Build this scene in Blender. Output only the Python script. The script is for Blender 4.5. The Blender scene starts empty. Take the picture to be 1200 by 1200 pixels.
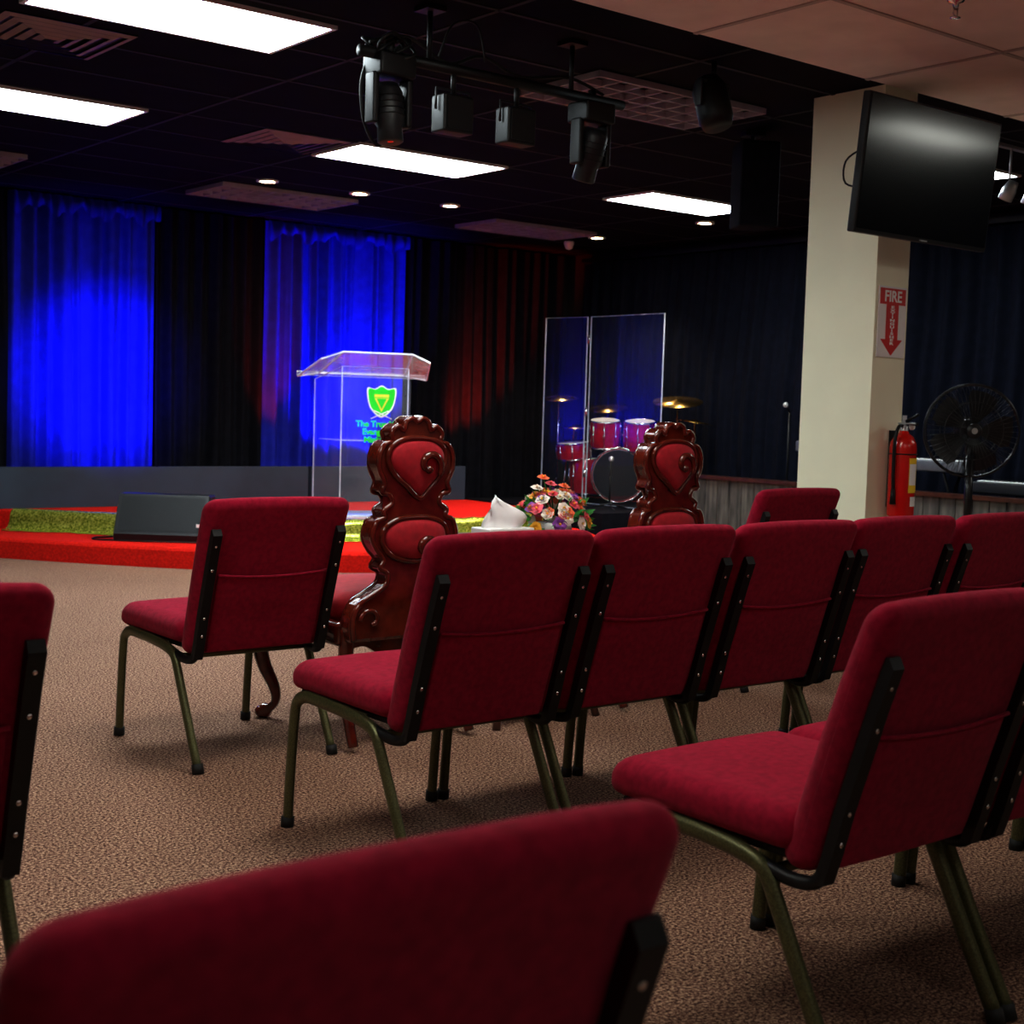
import bpy, math, random
from mathutils import Vector, Matrix
random.seed(7)
sc=bpy.context.scene
PI=math.pi
H=1.2
CEIL=2.9
# ------------------------------------------------------------ materials
def mat(name,col,rough=.5,metal=0.,var=0.,vscale=8.,bump=0.,bscale=200.,emis=None,estr=0.,spec=.5,coat=0.,sheen=0.,detail=3.):
    m=bpy.data.materials.new(name); m.use_nodes=True
    nt=m.node_tree; b=nt.nodes['Principled BSDF']
    b.inputs['Base Color'].default_value=(*col,1)
    b.inputs['Roughness'].default_value=rough
    b.inputs['Metallic'].default_value=metal
    b.inputs['Specular IOR Level'].default_value=spec
    b.inputs['Coat Weight'].default_value=coat
    b.inputs['Sheen Weight'].default_value=sheen
    tc=nt.nodes.new('ShaderNodeTexCoord')
    n=nt.nodes.new('ShaderNodeTexNoise'); n.inputs['Scale'].default_value=vscale; n.inputs['Detail'].default_value=detail
    nt.links.new(tc.outputs['Object'],n.inputs['Vector'])
    r=nt.nodes.new('ShaderNodeValToRGB')
    r.color_ramp.elements[0].position=.3; r.color_ramp.elements[1].position=.7
    r.color_ramp.elements[0].color=(*[c*(1-var) for c in col],1)
    r.color_ramp.elements[1].color=(*[min(1,c*(1+var)) for c in col],1)
    nt.links.new(n.outputs['Fac'],r.inputs['Fac']); nt.links.new(r.outputs['Color'],b.inputs['Base Color'])
    if bump>0:
        n2=nt.nodes.new('ShaderNodeTexNoise'); n2.inputs['Scale'].default_value=bscale; n2.inputs['Detail'].default_value=2
        nt.links.new(tc.outputs['Object'],n2.inputs['Vector'])
        bp=nt.nodes.new('ShaderNodeBump'); bp.inputs['Strength'].default_value=bump; bp.inputs['Distance'].default_value=.002
        nt.links.new(n2.outputs['Fac'],bp.inputs['Height']); nt.links.new(bp.outputs['Normal'],b.inputs['Normal'])
    if emis:
        b.inputs['Emission Color'].default_value=(*emis,1); b.inputs['Emission Strength'].default_value=estr
    return m

M_fab=mat('burgundy_fabric',(.31,.0095,.037),.95,0,.18,60,.5,700,spec=.08,sheen=.06)
M_under=mat('seat_pan_black',(.01,.01,.01),.7)
M_leg=mat('olive_gold_metal',(.115,.115,.05),.38,.5,.35,250,.3,400)
M_blackmetal=mat('black_metal',(.005,.005,.006),.5,.2,.2,50)
M_fan=mat('fan_black_enamel',(.014,.014,.017),.3,.2,.2,50)
M_chrome=mat('chrome',(.75,.75,.75),.15,1.,.05,20)
M_wood=mat('throne_mahogany',(.11,.013,.006),.16,0,.45,14,.1,60,coat=.8)
M_velvet=mat('throne_velvet',(.38,.005,.018),.8,0,.15,40,.3,500,sheen=.1)
M_redcarp=mat('stage_red_carpet',(.62,.020,.012),.95,0,.2,60,.4,300,spec=.1)
M_black=mat('black_plastic',(.009,.009,.011),.45,0,.2,30)
M_blackrough=mat('black_cloth',(.0075,.0075,.012),.9,0,.3,15,spec=.1)
M_navy=mat('navy_cloth',(.0045,.006,.014),.9,0,.3,15,spec=.1)
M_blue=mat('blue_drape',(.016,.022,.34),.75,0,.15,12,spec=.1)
M_band=mat('slate_panel',(.028,.046,.075),.7,0,.15,3)
M_pillar=mat('cream_paint',(.91,.92,.72),.6,0,.03,3,.1,60)
M_white=mat('white_plastic',(.85,.85,.85),.5,0,.03,10)
M_tissue=mat('tissue_paper',(.92,.93,.95),.9,0,.02,10)
M_red=mat('extinguisher_red',(.62,.010,.006),.25,0,.05,8,coat=.5)
M_signred=mat('sign_red',(.62,.02,.02),.5,0,.05,8)
M_label=mat('label_yellow',(.85,.62,.03),.5,0,.05,8)
M_wall=mat('dark_wall_paint',(.012,.012,.016),.85,0,.15,3)
M_brass=mat('cymbal_brass',(.65,.42,.14),.25,1.,.15,20)
M_drumred=mat('drum_red_lacquer',(.45,.012,.03),.2,0,.2,20,coat=.6)
M_skin=mat('drum_skin',(.5,.5,.5),.5,0,.05,10)
M_ceilb=mat('ceiling_black_tile',(.005,.005,.008),.9,0,.25,5,.3,120,spec=.1)
M_ceilw=mat('ceiling_white_tile',(.84,.76,.70),.95,0,.05,5,.5,160,spec=.1)
M_gridw=mat('ceiling_grid_metal',(.50,.44,.40),.6)
M_gridb=mat('ceiling_grid_black',(.008,.008,.010),.7)
M_vent=mat('vent_bronze',(.28,.19,.18),.6,0,.1,10)
M_egg=mat('parabolic_louver',(.50,.44,.52),.4,.3,.1,10)
M_troffer=mat('troffer_lens',(.8,.9,.95),.5,0,0,5,emis=(.86,.97,1.0),estr=20.)
M_down=mat('downlight_lamp',(1,.9,.7),.5,0,0,5,emis=(1,.78,.46),estr=60.)
M_screen=mat('tv_screen_glass',(.006,.007,.008),.15,0,.05,3,spec=.45,coat=.0)
M_green=mat('logo_green_glow',(.02,.50,.03),.5,0,.05,10,emis=(.02,.6,.04),estr=.2)  # faint emission added so the thin lettering reads green, not a lamp
M_logow=mat('logo_white',(.8,.85,.8),.5,0,.05,10)
M_logoy=mat('logo_yellow',(.7,.7,.08),.5,0,.05,10)
M_leaf=mat('leaf_green',(.03,.20,.03),.6,0,.4,30)
M_pet=[mat('petal_pink',(.85,.16,.22),.7,0,.2,40),mat('petal_coral',(.88,.20,.08),.7,0,.2,40),mat('petal_white',(.88,.80,.74),.7,0,.1,40),
       mat('petal_yellow',(.88,.50,.06),.7,0,.2,40),mat('petal_purple',(.34,.10,.48),.7,0,.2,40)]
M_tablew=mat('table_wood',(.06,.02,.012),.3,0,.4,12,coat=.3)
M_cable=mat('cable_rubber',(.004,.004,.004),.6)
M_grey=mat('keyboard_silver',(.10,.105,.12),.4,.2,.1,20)
M_lens=mat('lens_glass',(.02,.02,.03),.05,0,0,5,coat=1.)
M_silver=mat('painted_silver',(.45,.46,.48),.4,.5,.1,20)

def carpet():
    m=bpy.data.materials.new('speckled_carpet'); m.use_nodes=True; nt=m.node_tree; b=nt.nodes['Principled BSDF']
    b.inputs['Roughness'].default_value=1; b.inputs['Specular IOR Level'].default_value=.03
    tc=nt.nodes.new('ShaderNodeTexCoord')
    n=nt.nodes.new('ShaderNodeTexNoise'); n.inputs['Scale'].default_value=120; n.inputs['Detail'].default_value=6; n.inputs['Roughness'].default_value=.8
    nt.links.new(tc.outputs['Object'],n.inputs['Vector'])
    r=nt.nodes.new('ShaderNodeValToRGB'); e=r.color_ramp.elements
    e[0].position=.42; e[0].color=(.042,.020,.020,1); e[1].position=.60; e[1].color=(.70,.47,.33,1)
    x=r.color_ramp.elements.new(.5); x.color=(.24,.13,.095,1)
    nt.links.new(n.outputs['Fac'],r.inputs['Fac'])
    n3=nt.nodes.new('ShaderNodeTexNoise'); n3.inputs['Scale'].default_value=1.3
    nt.links.new(tc.outputs['Object'],n3.inputs['Vector'])
    mx=nt.nodes.new('ShaderNodeMix'); mx.data_type='RGBA'; mx.blend_type='MULTIPLY'; mx.inputs[0].default_value=.30
    r3=nt.nodes.new('ShaderNodeValToRGB'); r3.color_ramp.elements[0].color=(.6,.6,.6,1); r3.color_ramp.elements[0].position=.3; r3.color_ramp.elements[1].position=.7
    nt.links.new(n3.outputs['Fac'],r3.inputs['Fac'])
    nt.links.new(r.outputs['Color'],mx.inputs[6]); nt.links.new(r3.outputs['Color'],mx.inputs[7])
    nt.links.new(mx.outputs[2],b.inputs['Base Color'])
    bp=nt.nodes.new('ShaderNodeBump'); bp.inputs['Strength'].default_value=.6; bp.inputs['Distance'].default_value=.004
    nt.links.new(n.outputs['Fac'],bp.inputs['Height']); nt.links.new(bp.outputs['Normal'],b.inputs['Normal'])
    return m
M_carpet=carpet()
def plank():
    m=bpy.data.materials.new('grey_wood_planks'); m.use_nodes=True; nt=m.node_tree; b=nt.nodes['Principled BSDF']
    b.inputs['Roughness'].default_value=.8
    tc=nt.nodes.new('ShaderNodeTexCoord'); mp=nt.nodes.new('ShaderNodeMapping'); mp.inputs['Scale'].default_value=(1,7,1.2)
    nt.links.new(tc.outputs['Object'],mp.inputs['Vector'])
    v=nt.nodes.new('ShaderNodeTexNoise'); v.inputs['Scale'].default_value=3; v.inputs['Detail'].default_value=5
    nt.links.new(mp.outputs['Vector'],v.inputs['Vector'])
    r=nt.nodes.new('ShaderNodeValToRGB'); r.color_ramp.elements[0].color=(.03,.028,.026,1); r.color_ramp.elements[1].color=(.15,.135,.11,1)
    r.color_ramp.elements[0].position=.3;r.color_ramp.elements[1].position=.7
    nt.links.new(v.outputs['Fac'],r.inputs['Fac']); nt.links.new(r.outputs['Color'],b.inputs['Base Color'])
    return m
M_plank=plank()
def sequin():
    m=bpy.data.materials.new('green_gold_sequins'); m.use_nodes=True; nt=m.node_tree; b=nt.nodes['Principled BSDF']
    b.inputs['Roughness'].default_value=.25; b.inputs['Metallic'].default_value=.65
    tc=nt.nodes.new('ShaderNodeTexCoord'); v=nt.nodes.new('ShaderNodeTexVoronoi'); v.inputs['Scale'].default_value=95
    nt.links.new(tc.outputs['Object'],v.inputs['Vector'])
    r=nt.nodes.new('ShaderNodeValToRGB'); r.color_ramp.elements[0].color=(.20,.26,.01,1); r.color_ramp.elements[1].color=(.95,.95,.22,1)
    r.color_ramp.elements[0].position=.2
    nt.links.new(v.outputs['Color'],r.inputs['Fac']); nt.links.new(r.outputs['Color'],b.inputs['Base Color'])
    bp=nt.nodes.new('ShaderNodeBump'); bp.inputs['Strength'].default_value=.8; bp.inputs['Distance'].default_value=.006
    nt.links.new(v.outputs['Color'],bp.inputs['Height']); nt.links.new(bp.outputs['Normal'],b.inputs['Normal'])
    return m
M_seq=sequin()
def acrylic(name,tint=(.97,.98,1.0),k=1.0):
    m=bpy.data.materials.new(name); m.use_nodes=True; nt=m.node_tree; nt.nodes.clear()
    N=nt.nodes.new; Lk=nt.links.new
    o=N('ShaderNodeOutputMaterial'); t=N('ShaderNodeBsdfTransparent'); g=N('ShaderNodeBsdfGlossy')
    t.inputs[0].default_value=(*tint,1); g.inputs['Roughness'].default_value=.03
    lw=N('ShaderNodeLayerWeight'); lw.inputs['Blend'].default_value=.5
    p=N('ShaderNodeMath'); p.operation='POWER'; p.inputs[1].default_value=5; Lk(lw.outputs['Facing'],p.inputs[0])
    q=N('ShaderNodeMath'); q.operation='MULTIPLY_ADD'; q.inputs[1].default_value=.9; q.inputs[2].default_value=.03; Lk(p.outputs[0],q.inputs[0])
    mx=N('ShaderNodeMixShader'); Lk(q.outputs[0],mx.inputs[0]); Lk(t.outputs[0],mx.inputs[1]); Lk(g.outputs[0],mx.inputs[2])
    d=N('ShaderNodeBsdfDiffuse'); d.inputs[0].default_value=(.8,.85,.95,1)
    m2=N('ShaderNodeMixShader')
    n=N('ShaderNodeTexNoise'); n.inputs['Scale'].default_value=4
    ma=N('ShaderNodeMath'); ma.operation='MULTIPLY'; ma.inputs[1].default_value=.10*k
    Lk(n.outputs['Fac'],ma.inputs[0]); Lk(ma.outputs[0],m2.inputs[0])
    Lk(mx.outputs[0],m2.inputs[1]); Lk(d.outputs[0],m2.inputs[2]); Lk(m2.outputs[0],o.inputs[0])
    return m
M_acr=acrylic('clear_acrylic',k=.7); M_acrsh=acrylic('clear_shield_acrylic',k=.12); M_acrtop=acrylic('clear_acrylic_desk',k=4.)
M_acredge=mat('acrylic_edge_glow_tint',(.60,.66,.74),.15,0,.1,6,spec=.8)  # pale blue-grey colour stands in for light glowing in the acrylic edges

# ------------------------------------------------------------ builder
class B:
    def __init__(s): s.v=[];s.f=[];s.m=[];s.sm=[];s.mats=[];s.M=Matrix()
    def mi(s,m):
        if m not in s.mats: s.mats.append(m)
        return s.mats.index(m)
    def add(s,vs,fs,m,smooth=False,M=None):
        T=s.M@M if M is not None else s.M
        o=len(s.v); s.v+= [tuple(T@Vector(v)) for v in vs]
        k=s.mi(m)
        for f in fs: s.f.append([i+o for i in f]); s.m.append(k); s.sm.append(smooth)
    def box(s,lo,hi,m,M=None):
        x0,y0,z0=lo;x1,y1,z1=hi
        s.add([(x0,y0,z0),(x1,y0,z0),(x1,y1,z0),(x0,y1,z0),(x0,y0,z1),(x1,y0,z1),(x1,y1,z1),(x0,y1,z1)],
              [(0,3,2,1),(4,5,6,7),(0,1,5,4),(1,2,6,5),(2,3,7,6),(3,0,4,7)],m,False,M)
    def rbox(s,c,h,r,m,seg=3,mid=3,fn=None,M=None):
        if not hasattr(r,'__len__'): r=(r,r,r)
        r=[min(r[i],h[i]*.999) for i in range(3)]
        ax=[]
        for i in range(3):
            inn=h[i]-r[i]; q=[math.tan(k/seg*PI/4) for k in range(seg+1)]
            L=[(-inn,-q[k]) for k in range(seg,0,-1)]+[(-inn+2*inn*j/mid,0) for j in range(mid+1)]+[(inn,q[k]) for k in range(1,seg+1)]
            ax.append(L)
        vs=[];idx={};fs=[]
        def P(i,j,k):
            key=(i,j,k)
            if key in idx: return idx[key]
            t=(ax[0][i],ax[1][j],ax[2][k]); q=Vector([a[1] for a in t]); q.normalize()
            p=[t[a][0]+r[a]*q[a] for a in range(3)]
            if fn: p=fn(*p)
            vs.append((p[0]+c[0],p[1]+c[1],p[2]+c[2])); idx[key]=len(vs)-1; return idx[key]
        N=[len(a)-1 for a in ax]
        for j in range(N[1]):
            for k in range(N[2]):
                fs.append((P(0,j,k),P(0,j,k+1),P(0,j+1,k+1),P(0,j+1,k))); n=N[0]
                fs.append((P(n,j,k),P(n,j+1,k),P(n,j+1,k+1),P(n,j,k+1)))
        for i in range(N[0]):
            for k in range(N[2]):
                fs.append((P(i,0,k),P(i+1,0,k),P(i+1,0,k+1),P(i,0,k+1))); n=N[1]
                fs.append((P(i,n,k),P(i,n,k+1),P(i+1,n,k+1),P(i+1,n,k)))
            for j in range(N[1]):
                fs.append((P(i,j,0),P(i,j+1,0),P(i+1,j+1,0),P(i+1,j,0))); n=N[2]
                fs.append((P(i,j,n),P(i+1,j,n),P(i+1,j+1,n),P(i,j+1,n)))
        s.add(vs,fs,m,True,M)
    def tube(s,pts,r,m,n=8,closed=False,M=None,smooth=True,ry=None):
        pts=[Vector(p) for p in pts]; N=len(pts)
        rr=r if hasattr(r,'__len__') else [r]*N
        vs=[];fs=[]; prev=None
        for i,p in enumerate(pts):
            if closed: t=pts[(i+1)%N]-pts[i-1]
            else: t=pts[min(i+1,N-1)]-pts[max(i-1,0)]
            if t.length<1e-9: t=Vector((0,0,1))
            t.normalize()
            if prev is None:
                a=Vector((1,0,0)) if abs(t.x)<.8 else Vector((0,1,0))
                u=(a-t*a.dot(t)).normalized()
            else:
                u=prev-t*prev.dot(t)
                if u.length<1e-6: u=t.orthogonal()
                u.normalize()
            prev=u; w=t.cross(u)
            for k in range(n):
                an=2*PI*(k+.5)/n; vs.append(p+u*math.cos(an)*rr[i]+w*math.sin(an)*(rr[i] if ry is None else ry*rr[i]/max(rr)))
        for i in range(N if closed else N-1):
            j=(i+1)%N
            for k in range(n):
                l=(k+1)%n; fs.append((i*n+k,i*n+l,j*n+l,j*n+k))
        if not closed:
            fs.append(tuple(range(n-1,-1,-1))); fs.append(tuple((N-1)*n+k for k in range(n)))
        s.add(vs,fs,m,smooth,M)
    def cyl(s,p0,p1,r,m,n=20,r1=None,M=None):
        s.tube([p0,p1],[r,r if r1 is None else r1],m,n,M=M)
    def lathe(s,prof,m,n=28,M=None,smooth=True):
        vs=[];fs=[]
        for (r,z) in prof:
            for k in range(n):
                a=2*PI*k/n; vs.append((r*math.cos(a),r*math.sin(a),z))
        for i in range(len(prof)-1):
            for k in range(n):
                l=(k+1)%n; fs.append((i*n+k,i*n+l,(i+1)*n+l,(i+1)*n+k))
        s.add(vs,fs,m,smooth,M)
    def sphere(s,c,r,m,n=12,M=None,sc_=(1,1,1)):
        vs=[];fs=[];R=n//2
        for i in range(R+1):
            t=PI*i/R
            for k in range(n):
                a=2*PI*k/n; vs.append((c[0]+r*sc_[0]*math.sin(t)*math.cos(a),c[1]+r*sc_[1]*math.sin(t)*math.sin(a),c[2]+r*sc_[2]*math.cos(t)))
        for i in range(R):
            for k in range(n):
                l=(k+1)%n; fs.append((i*n+k,(i+1)*n+k,(i+1)*n+l,i*n+l))
        s.add(vs,fs,m,True,M)
    def prism(s,poly,levels,m,M=None,smooth=False,scale=False):
        N=len(poly); P=[Vector(p) for p in poly]
        area=sum(P[i].x*P[(i+1)%N].y-P[(i+1)%N].x*P[i].y for i in range(N))
        if area<0: P.reverse()
        cx=sum(p.x for p in P)/N; cy=sum(p.y for p in P)/N; c=Vector((cx,cy))
        nr=[]
        for i in range(N):
            t=P[(i+1)%N]-P[i-1]; q=Vector((t.y,-t.x)); 
            if q.length>0: q.normalize()
            nr.append(q)
        vs=[];fs=[]
        for z,ins in levels:
            for i in range(N):
                p=c+(P[i]-c)*ins if scale else P[i]-nr[i]*ins
                vs.append((p.x,p.y,z))
        for l in range(len(levels)-1):
            for i in range(N):
                j=(i+1)%N; fs.append((l*N+i,l*N+j,(l+1)*N+j,(l+1)*N+i))
        s.add(vs,fs,m,smooth,M)
        L=(len(levels)-1)*N
        s.add(vs,[tuple(range(N-1,-1,-1)),tuple(L+i for i in range(N))],m,False,M)
    def text(s,body,size,m,M,extrude=.002,align='CENTER',bold=0.):
        c=bpy.data.curves.new('t','FONT'); c.body=body; c.size=size; c.extrude=extrude; c.align_x=align; c.offset=bold; c.resolution_u=3
        o=bpy.data.objects.new('t',c); bpy.context.collection.objects.link(o); bpy.context.view_layer.update()
        me=o.to_mesh(); vs=[tuple(v.co) for v in me.vertices]; fs=[tuple(p.vertices) for p in me.polygons]
        s.add(vs,fs,m,False,M); o.to_mesh_clear(); bpy.data.objects.remove(o); bpy.data.curves.remove(c)
    def mesh(s,name):
        me=bpy.data.meshes.new(name); me.from_pydata(s.v,[],s.f)
        for m in s.mats: me.materials.append(m)
        me.polygons.foreach_set('material_index',s.m); me.polygons.foreach_set('use_smooth',s.sm); me.update(); return me
    def obj(s,name,loc=(0,0,0),rz=0.):
        return inst(s.mesh(name),name,loc,rz)
def inst(me,name,loc=(0,0,0),rz=0.):
    o=bpy.data.objects.new(name,me); o.location=loc; o.rotation_euler=(0,0,rz); bpy.context.collection.objects.link(o); return o
def cat(pts,k=6,closed=False):
    P=[Vector(p) for p in pts]; N=len(P); out=[]
    rng=range(N) if closed else range(N-1)
    for i in rng:
        if closed: a,b,c,d=P[i-1],P[i],P[(i+1)%N],P[(i+2)%N]
        else: a,b,c,d=P[max(i-1,0)],P[i],P[i+1],P[min(i+2,N-1)]
        for j in range(k):
            t=j/k
            out.append(.5*((2*b)+(c-a)*t+(2*a-5*b+4*c-d)*t*t+(3*b-a-3*c+d)*t**3))
    if not closed: out.append(P[-1])
    return out
def T(x,y,z): return Matrix.Translation((x,y,z))
def RX(a): return Matrix.Rotation(a,4,'X')
def RY(a): return Matrix.Rotation(a,4,'Y')
def RZ(a): return Matrix.Rotation(a,4,'Z')

# ------------------------------------------------------------ room
RX0,RX1,RY0,RY1=-2.2,10.2,-2.6,11.95
b=B(); b.box((RX0,RY0,-.1),(RX1,RY1,0),M_carpet); b.obj('floor')
b=B(); b.box((RX0,4.56,CEIL),(RX1,RY1,CEIL+.1),M_ceilb); b.box((RX0,RY0,CEIL),(RX1,4.56,CEIL+.1),M_ceilw); b.obj('ceiling')
b=B(); b.box((RX0,RY1,0),(RX1,RY1+.1,CEIL),M_wall); b.obj('wall_back')
b=B(); b.box((RX1,RY0,0),(RX1+.1,RY1,CEIL),M_wall); b.obj('wall_right')
M_wl=mat('beige_wall_paint',(.38,.34,.30),.8,0,.04,3)
b=B(); b.box((RX0-.1,RY0,0),(RX0,RY1,CEIL),M_wl); b.obj('wall_left')
b=B(); b.box((RX0,RY0-.1,0),(RX1,RY0,CEIL),M_wl); b.obj('wall_front')
b=B()
x=4.59-1.22*5
while x<RX1:
    b.box((x-.012,RY0,CEIL-.006),(x+.012,4.56,CEIL),M_gridw); x+=1.22
y=3.80
while y>RY0: b.box((RX0,y-.012,CEIL-.006),(RX1,y+.012,CEIL),M_gridw); y-=.61
b.obj('trim_1')
b=B()
for i in range(10):
    x=-1.14+i*1.22; b.box((x-.012,4.57,CEIL-.004),(x+.012,RY1,CEIL),M_gridb)
y=5.5-.61
while y<RY1: b.box((RX0,y-.012,CEIL-.004),(RX1,y+.012,CEIL),M_gridb); y+=.61
b.obj('trim_2')
def troffer(x0,x1,y0,y1,name='ceiling_troffer_light',m=None):
    b=B(); z=CEIL; t=.02
    m=m or M_troffer
    b.box((x0,y0,z-.018),(x1,y0+t,z-.001),M_white);b.box((x0,y1-t,z-.018),(x1,y1,z-.001),M_white)
    b.box((x0,y0+t,z-.018),(x0+t,y1-t,z-.001),M_white);b.box((x1-t,y0+t,z-.018),(x1,y1-t,z-.001),M_white)
    b.box((x0+t,y0+t,z-.014),(x1-t,y1-t,z-.006),m)
    return b.obj(name)
troffer(2.15,3.37,5.6,6.22)
troffer(2.30,3.52,7.97,8.59)
troffer(4.94,6.16,7.9,8.52)
troffer(7.57,8.76,7.9,8.48)
troffer(7.5,8.72,5.5,6.1)
M_tr2=mat('unseen_troffer_lens',(.8,.9,.95),.5,0,0,5,emis=(.98,1.0,.92),estr=12.)
M_tr3=mat('unseen_troffer_lens_dim',(.8,.9,.95),.5,0,0,5,emis=(.98,1.0,.92),estr=4.5)
for (x,y,m) in [(2.77,3.5,M_tr2),(.35,2.9,M_tr2),(3.4,1.1,M_tr3),(8.9,2.0,M_tr2),(6.2,-.6,M_tr3),(.95,-.9,M_tr3)]:  # unseen troffers added for pillar and room light, one for the TV reflection
    troffer(x-.6,x+.6,y-.3,y+.3,m=m)
def vent(x0,x1,y0,y1):
    b=B(); z=CEIL; n=5
    cx,cy=(x0+x1)/2,(y0+y1)/2
    for i in range(n):
        s0=1-i/n; s1=1-(i+.55)/n
        hx,hy=(x1-x0)/2,(y1-y0)/2
        zz=z-.008-.002*i
        for sgn in (-1,1):
            b.add([(cx-hx*s0,cy+sgn*hy*s0,zz),(cx+hx*s0,cy+sgn*hy*s0,zz),(cx+hx*s1,cy+sgn*hy*s1,zz-.008),(cx-hx*s1,cy+sgn*hy*s1,zz-.008)],[(0,1,2,3)],M_vent)
            b.add([(cx+sgn*hx*s0,cy-hy*s0,zz),(cx+sgn*hx*s0,cy+hy*s0,zz),(cx+sgn*hx*s1,cy+hy*s1,zz-.008),(cx+sgn*hx*s1,cy-hy*s1,zz-.008)],[(0,1,2,3)],M_vent)
    b.box((x0,y0,z-.006),(x1,y1,z-.001),M_blackmetal)
    b.obj('ceiling_air_vent')
vent(2.16,2.78,6.42,7.04); vent(4.28,4.9,7.94,8.56)
M_eggd=mat('louver_reflector',(.14,.12,.15),.4,.3,.1,10)
def louver(x0,x1,y0,y1,nx=8,ny=4):
    b=B(); z=CEIL
    b.box((x0,y0,z-.004),(x1,y1,z-.001),M_eggd)
    for i in range(nx+1):
        x=x0+(x1-x0)*i/nx; b.box((x-.006,y0,z-.035),(x+.006,y1,z-.004),M_egg)
    for i in range(ny+1):
        y=y0+(y1-y0)*i/ny; b.box((x0-.006,y-.006,z-.036),(x1+.006,y+.006,z-.004),M_egg)
    b.obj('parabolic_louver_fixture')
louver(5.08,6.3,10.1,10.75); louver(7.76,8.95,10.1,10.72); louver(4.74,5.96,5.36,5.98); louver(2.35,3.55,10.1,10.72)
for (x,y) in [(5.3,9.8),(6.12,9.78),(7.0,9.76),(9.23,10.4),(9.12,8.85)]:
    b=B(); b.lathe([(.085,-.002),(.085,-.012),(.06,-.014),(.055,-.004)],M_white); b.lathe([(0,-.007),(.056,-.007)],M_down)
    b.obj('recessed_downlight',(x,y,CEIL))
    l=bpy.data.lights.new('dl','SPOT'); l.energy=90 if x>9.2 else 36; l.color=(1,.82,.6); l.spot_size=1.9; l.spot_blend=.6; l.shadow_soft_size=.05
    o=bpy.data.objects.new('downlight_beam',l); o.location=(x,y,CEIL-.03); bpy.context.collection.objects.link(o)
# pillar
b=B(); b.box((5.965,4.56,0),(6.235,5.02,CEIL),M_pillar)
b.obj('structural_pillar')

# ------------------------------------------------------------ curtains
def curtain(p0,p1,z0,z1,npl,amp,m,nz=14,seed=0,irr=.010):
    p0=Vector((*p0,0));p1=Vector((*p1,0)); d=(p1-p0); L=d.length; d.normalize(); n=Vector((d.y,-d.x,0))
    nx=npl*10; rnd=random.Random(seed); ph=[rnd.uniform(0,6.28) for _ in range(6)]
    vs=[];fs=[]
    for j in range(nz+1):
        tz=j/nz; z=z0+(z1-z0)*tz
        for i in range(nx+1):
            t=i/nx; s=t+.006*math.sin(9*t+3*tz+ph[3])+irr*math.sin(31*t+ph[4])
            o=amp*(math.sin(2*PI*npl*s+ph[0])*(.75+.25*math.sin(14*t+ph[5]))+.45*math.sin(2*PI*npl*.37*s+ph[1]+tz*.8)+.3*math.sin(2*PI*npl*1.7*s+ph[2]))*(1-.25*tz)
            p=p0+d*(L*t)+n*(o+amp*1.7); vs.append((p.x,p.y,z))
    for j in range(nz):
        for i in range(nx):
            a=j*(nx+1)+i; fs.append((a,a+1,a+nx+2,a+nx+1))
    b=B(); b.add(vs,fs,m,True); return b
YB=11.90
k=0
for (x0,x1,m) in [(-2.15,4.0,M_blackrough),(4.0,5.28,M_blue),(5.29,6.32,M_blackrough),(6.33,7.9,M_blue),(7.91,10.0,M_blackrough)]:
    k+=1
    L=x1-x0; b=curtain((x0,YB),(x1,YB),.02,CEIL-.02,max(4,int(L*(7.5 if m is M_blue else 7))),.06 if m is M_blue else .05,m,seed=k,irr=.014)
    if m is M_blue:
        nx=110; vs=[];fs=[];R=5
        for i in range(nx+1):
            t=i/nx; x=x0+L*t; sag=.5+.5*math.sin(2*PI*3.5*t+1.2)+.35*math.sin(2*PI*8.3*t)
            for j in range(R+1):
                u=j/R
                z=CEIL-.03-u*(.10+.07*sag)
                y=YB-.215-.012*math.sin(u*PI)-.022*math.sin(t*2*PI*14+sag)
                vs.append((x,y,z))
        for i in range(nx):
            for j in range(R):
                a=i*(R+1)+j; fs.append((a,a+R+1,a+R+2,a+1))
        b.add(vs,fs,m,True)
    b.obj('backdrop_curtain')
b=curtain((10.14,11.55),(10.14,RY0+.1),.02,CEIL-.12,90,.04,M_navy,seed=9,irr=.002); b.box((10.0,RY0+.05,CEIL-.11),(10.04,11.5,CEIL-.07),M_blackmetal); b.obj('side_wall_curtain')
b=B(); b.box((3.62,11.16,.301),(6.5,11.22,.63),M_band); b.box((6.52,11.14,.301),(8.26,11.22,.63),M_band); b.obj('low_backdrop_panel')

# ------------------------------------------------------------ stage
low=[(2.6,11.5)]+[tuple(p) for p in cat([(2.85,11.35),(3.08,10.95),(3.48,10.39),(3.95,9.75),(4.46,9.17),(4.95,8.78),(5.46,8.5),(6.1,8.27),(6.8,8.25),(7.5,8.45),(8.0,8.85),(8.35,9.5)],6)]+[(8.36,11.5)]
up_f=[tuple(p) for p in cat([(3.6,11.3),(3.85,11.0),(4.3,10.5),(4.8,10.05),(5.3,9.6),(5.85,9.32),(6.5,9.15),(7.1,9.2),(7.65,9.4),(8.08,9.75),(8.26,10.1)],6)]
up=[(3.55,11.5)]+up_f+[(8.30,11.5)]
b=B(); b.prism(low,[(0,0),(.125,0),(.14,.012),(.15,.03)],M_redcarp)
b.prism(up,[(.15,0),(.285,0),(.295,.008),(.30,.02)],M_redcarp); b.obj('stage_platform')
vs=[];fs=[];R=8; sf=up_f[5:-8]; N=len(sf)
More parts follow.
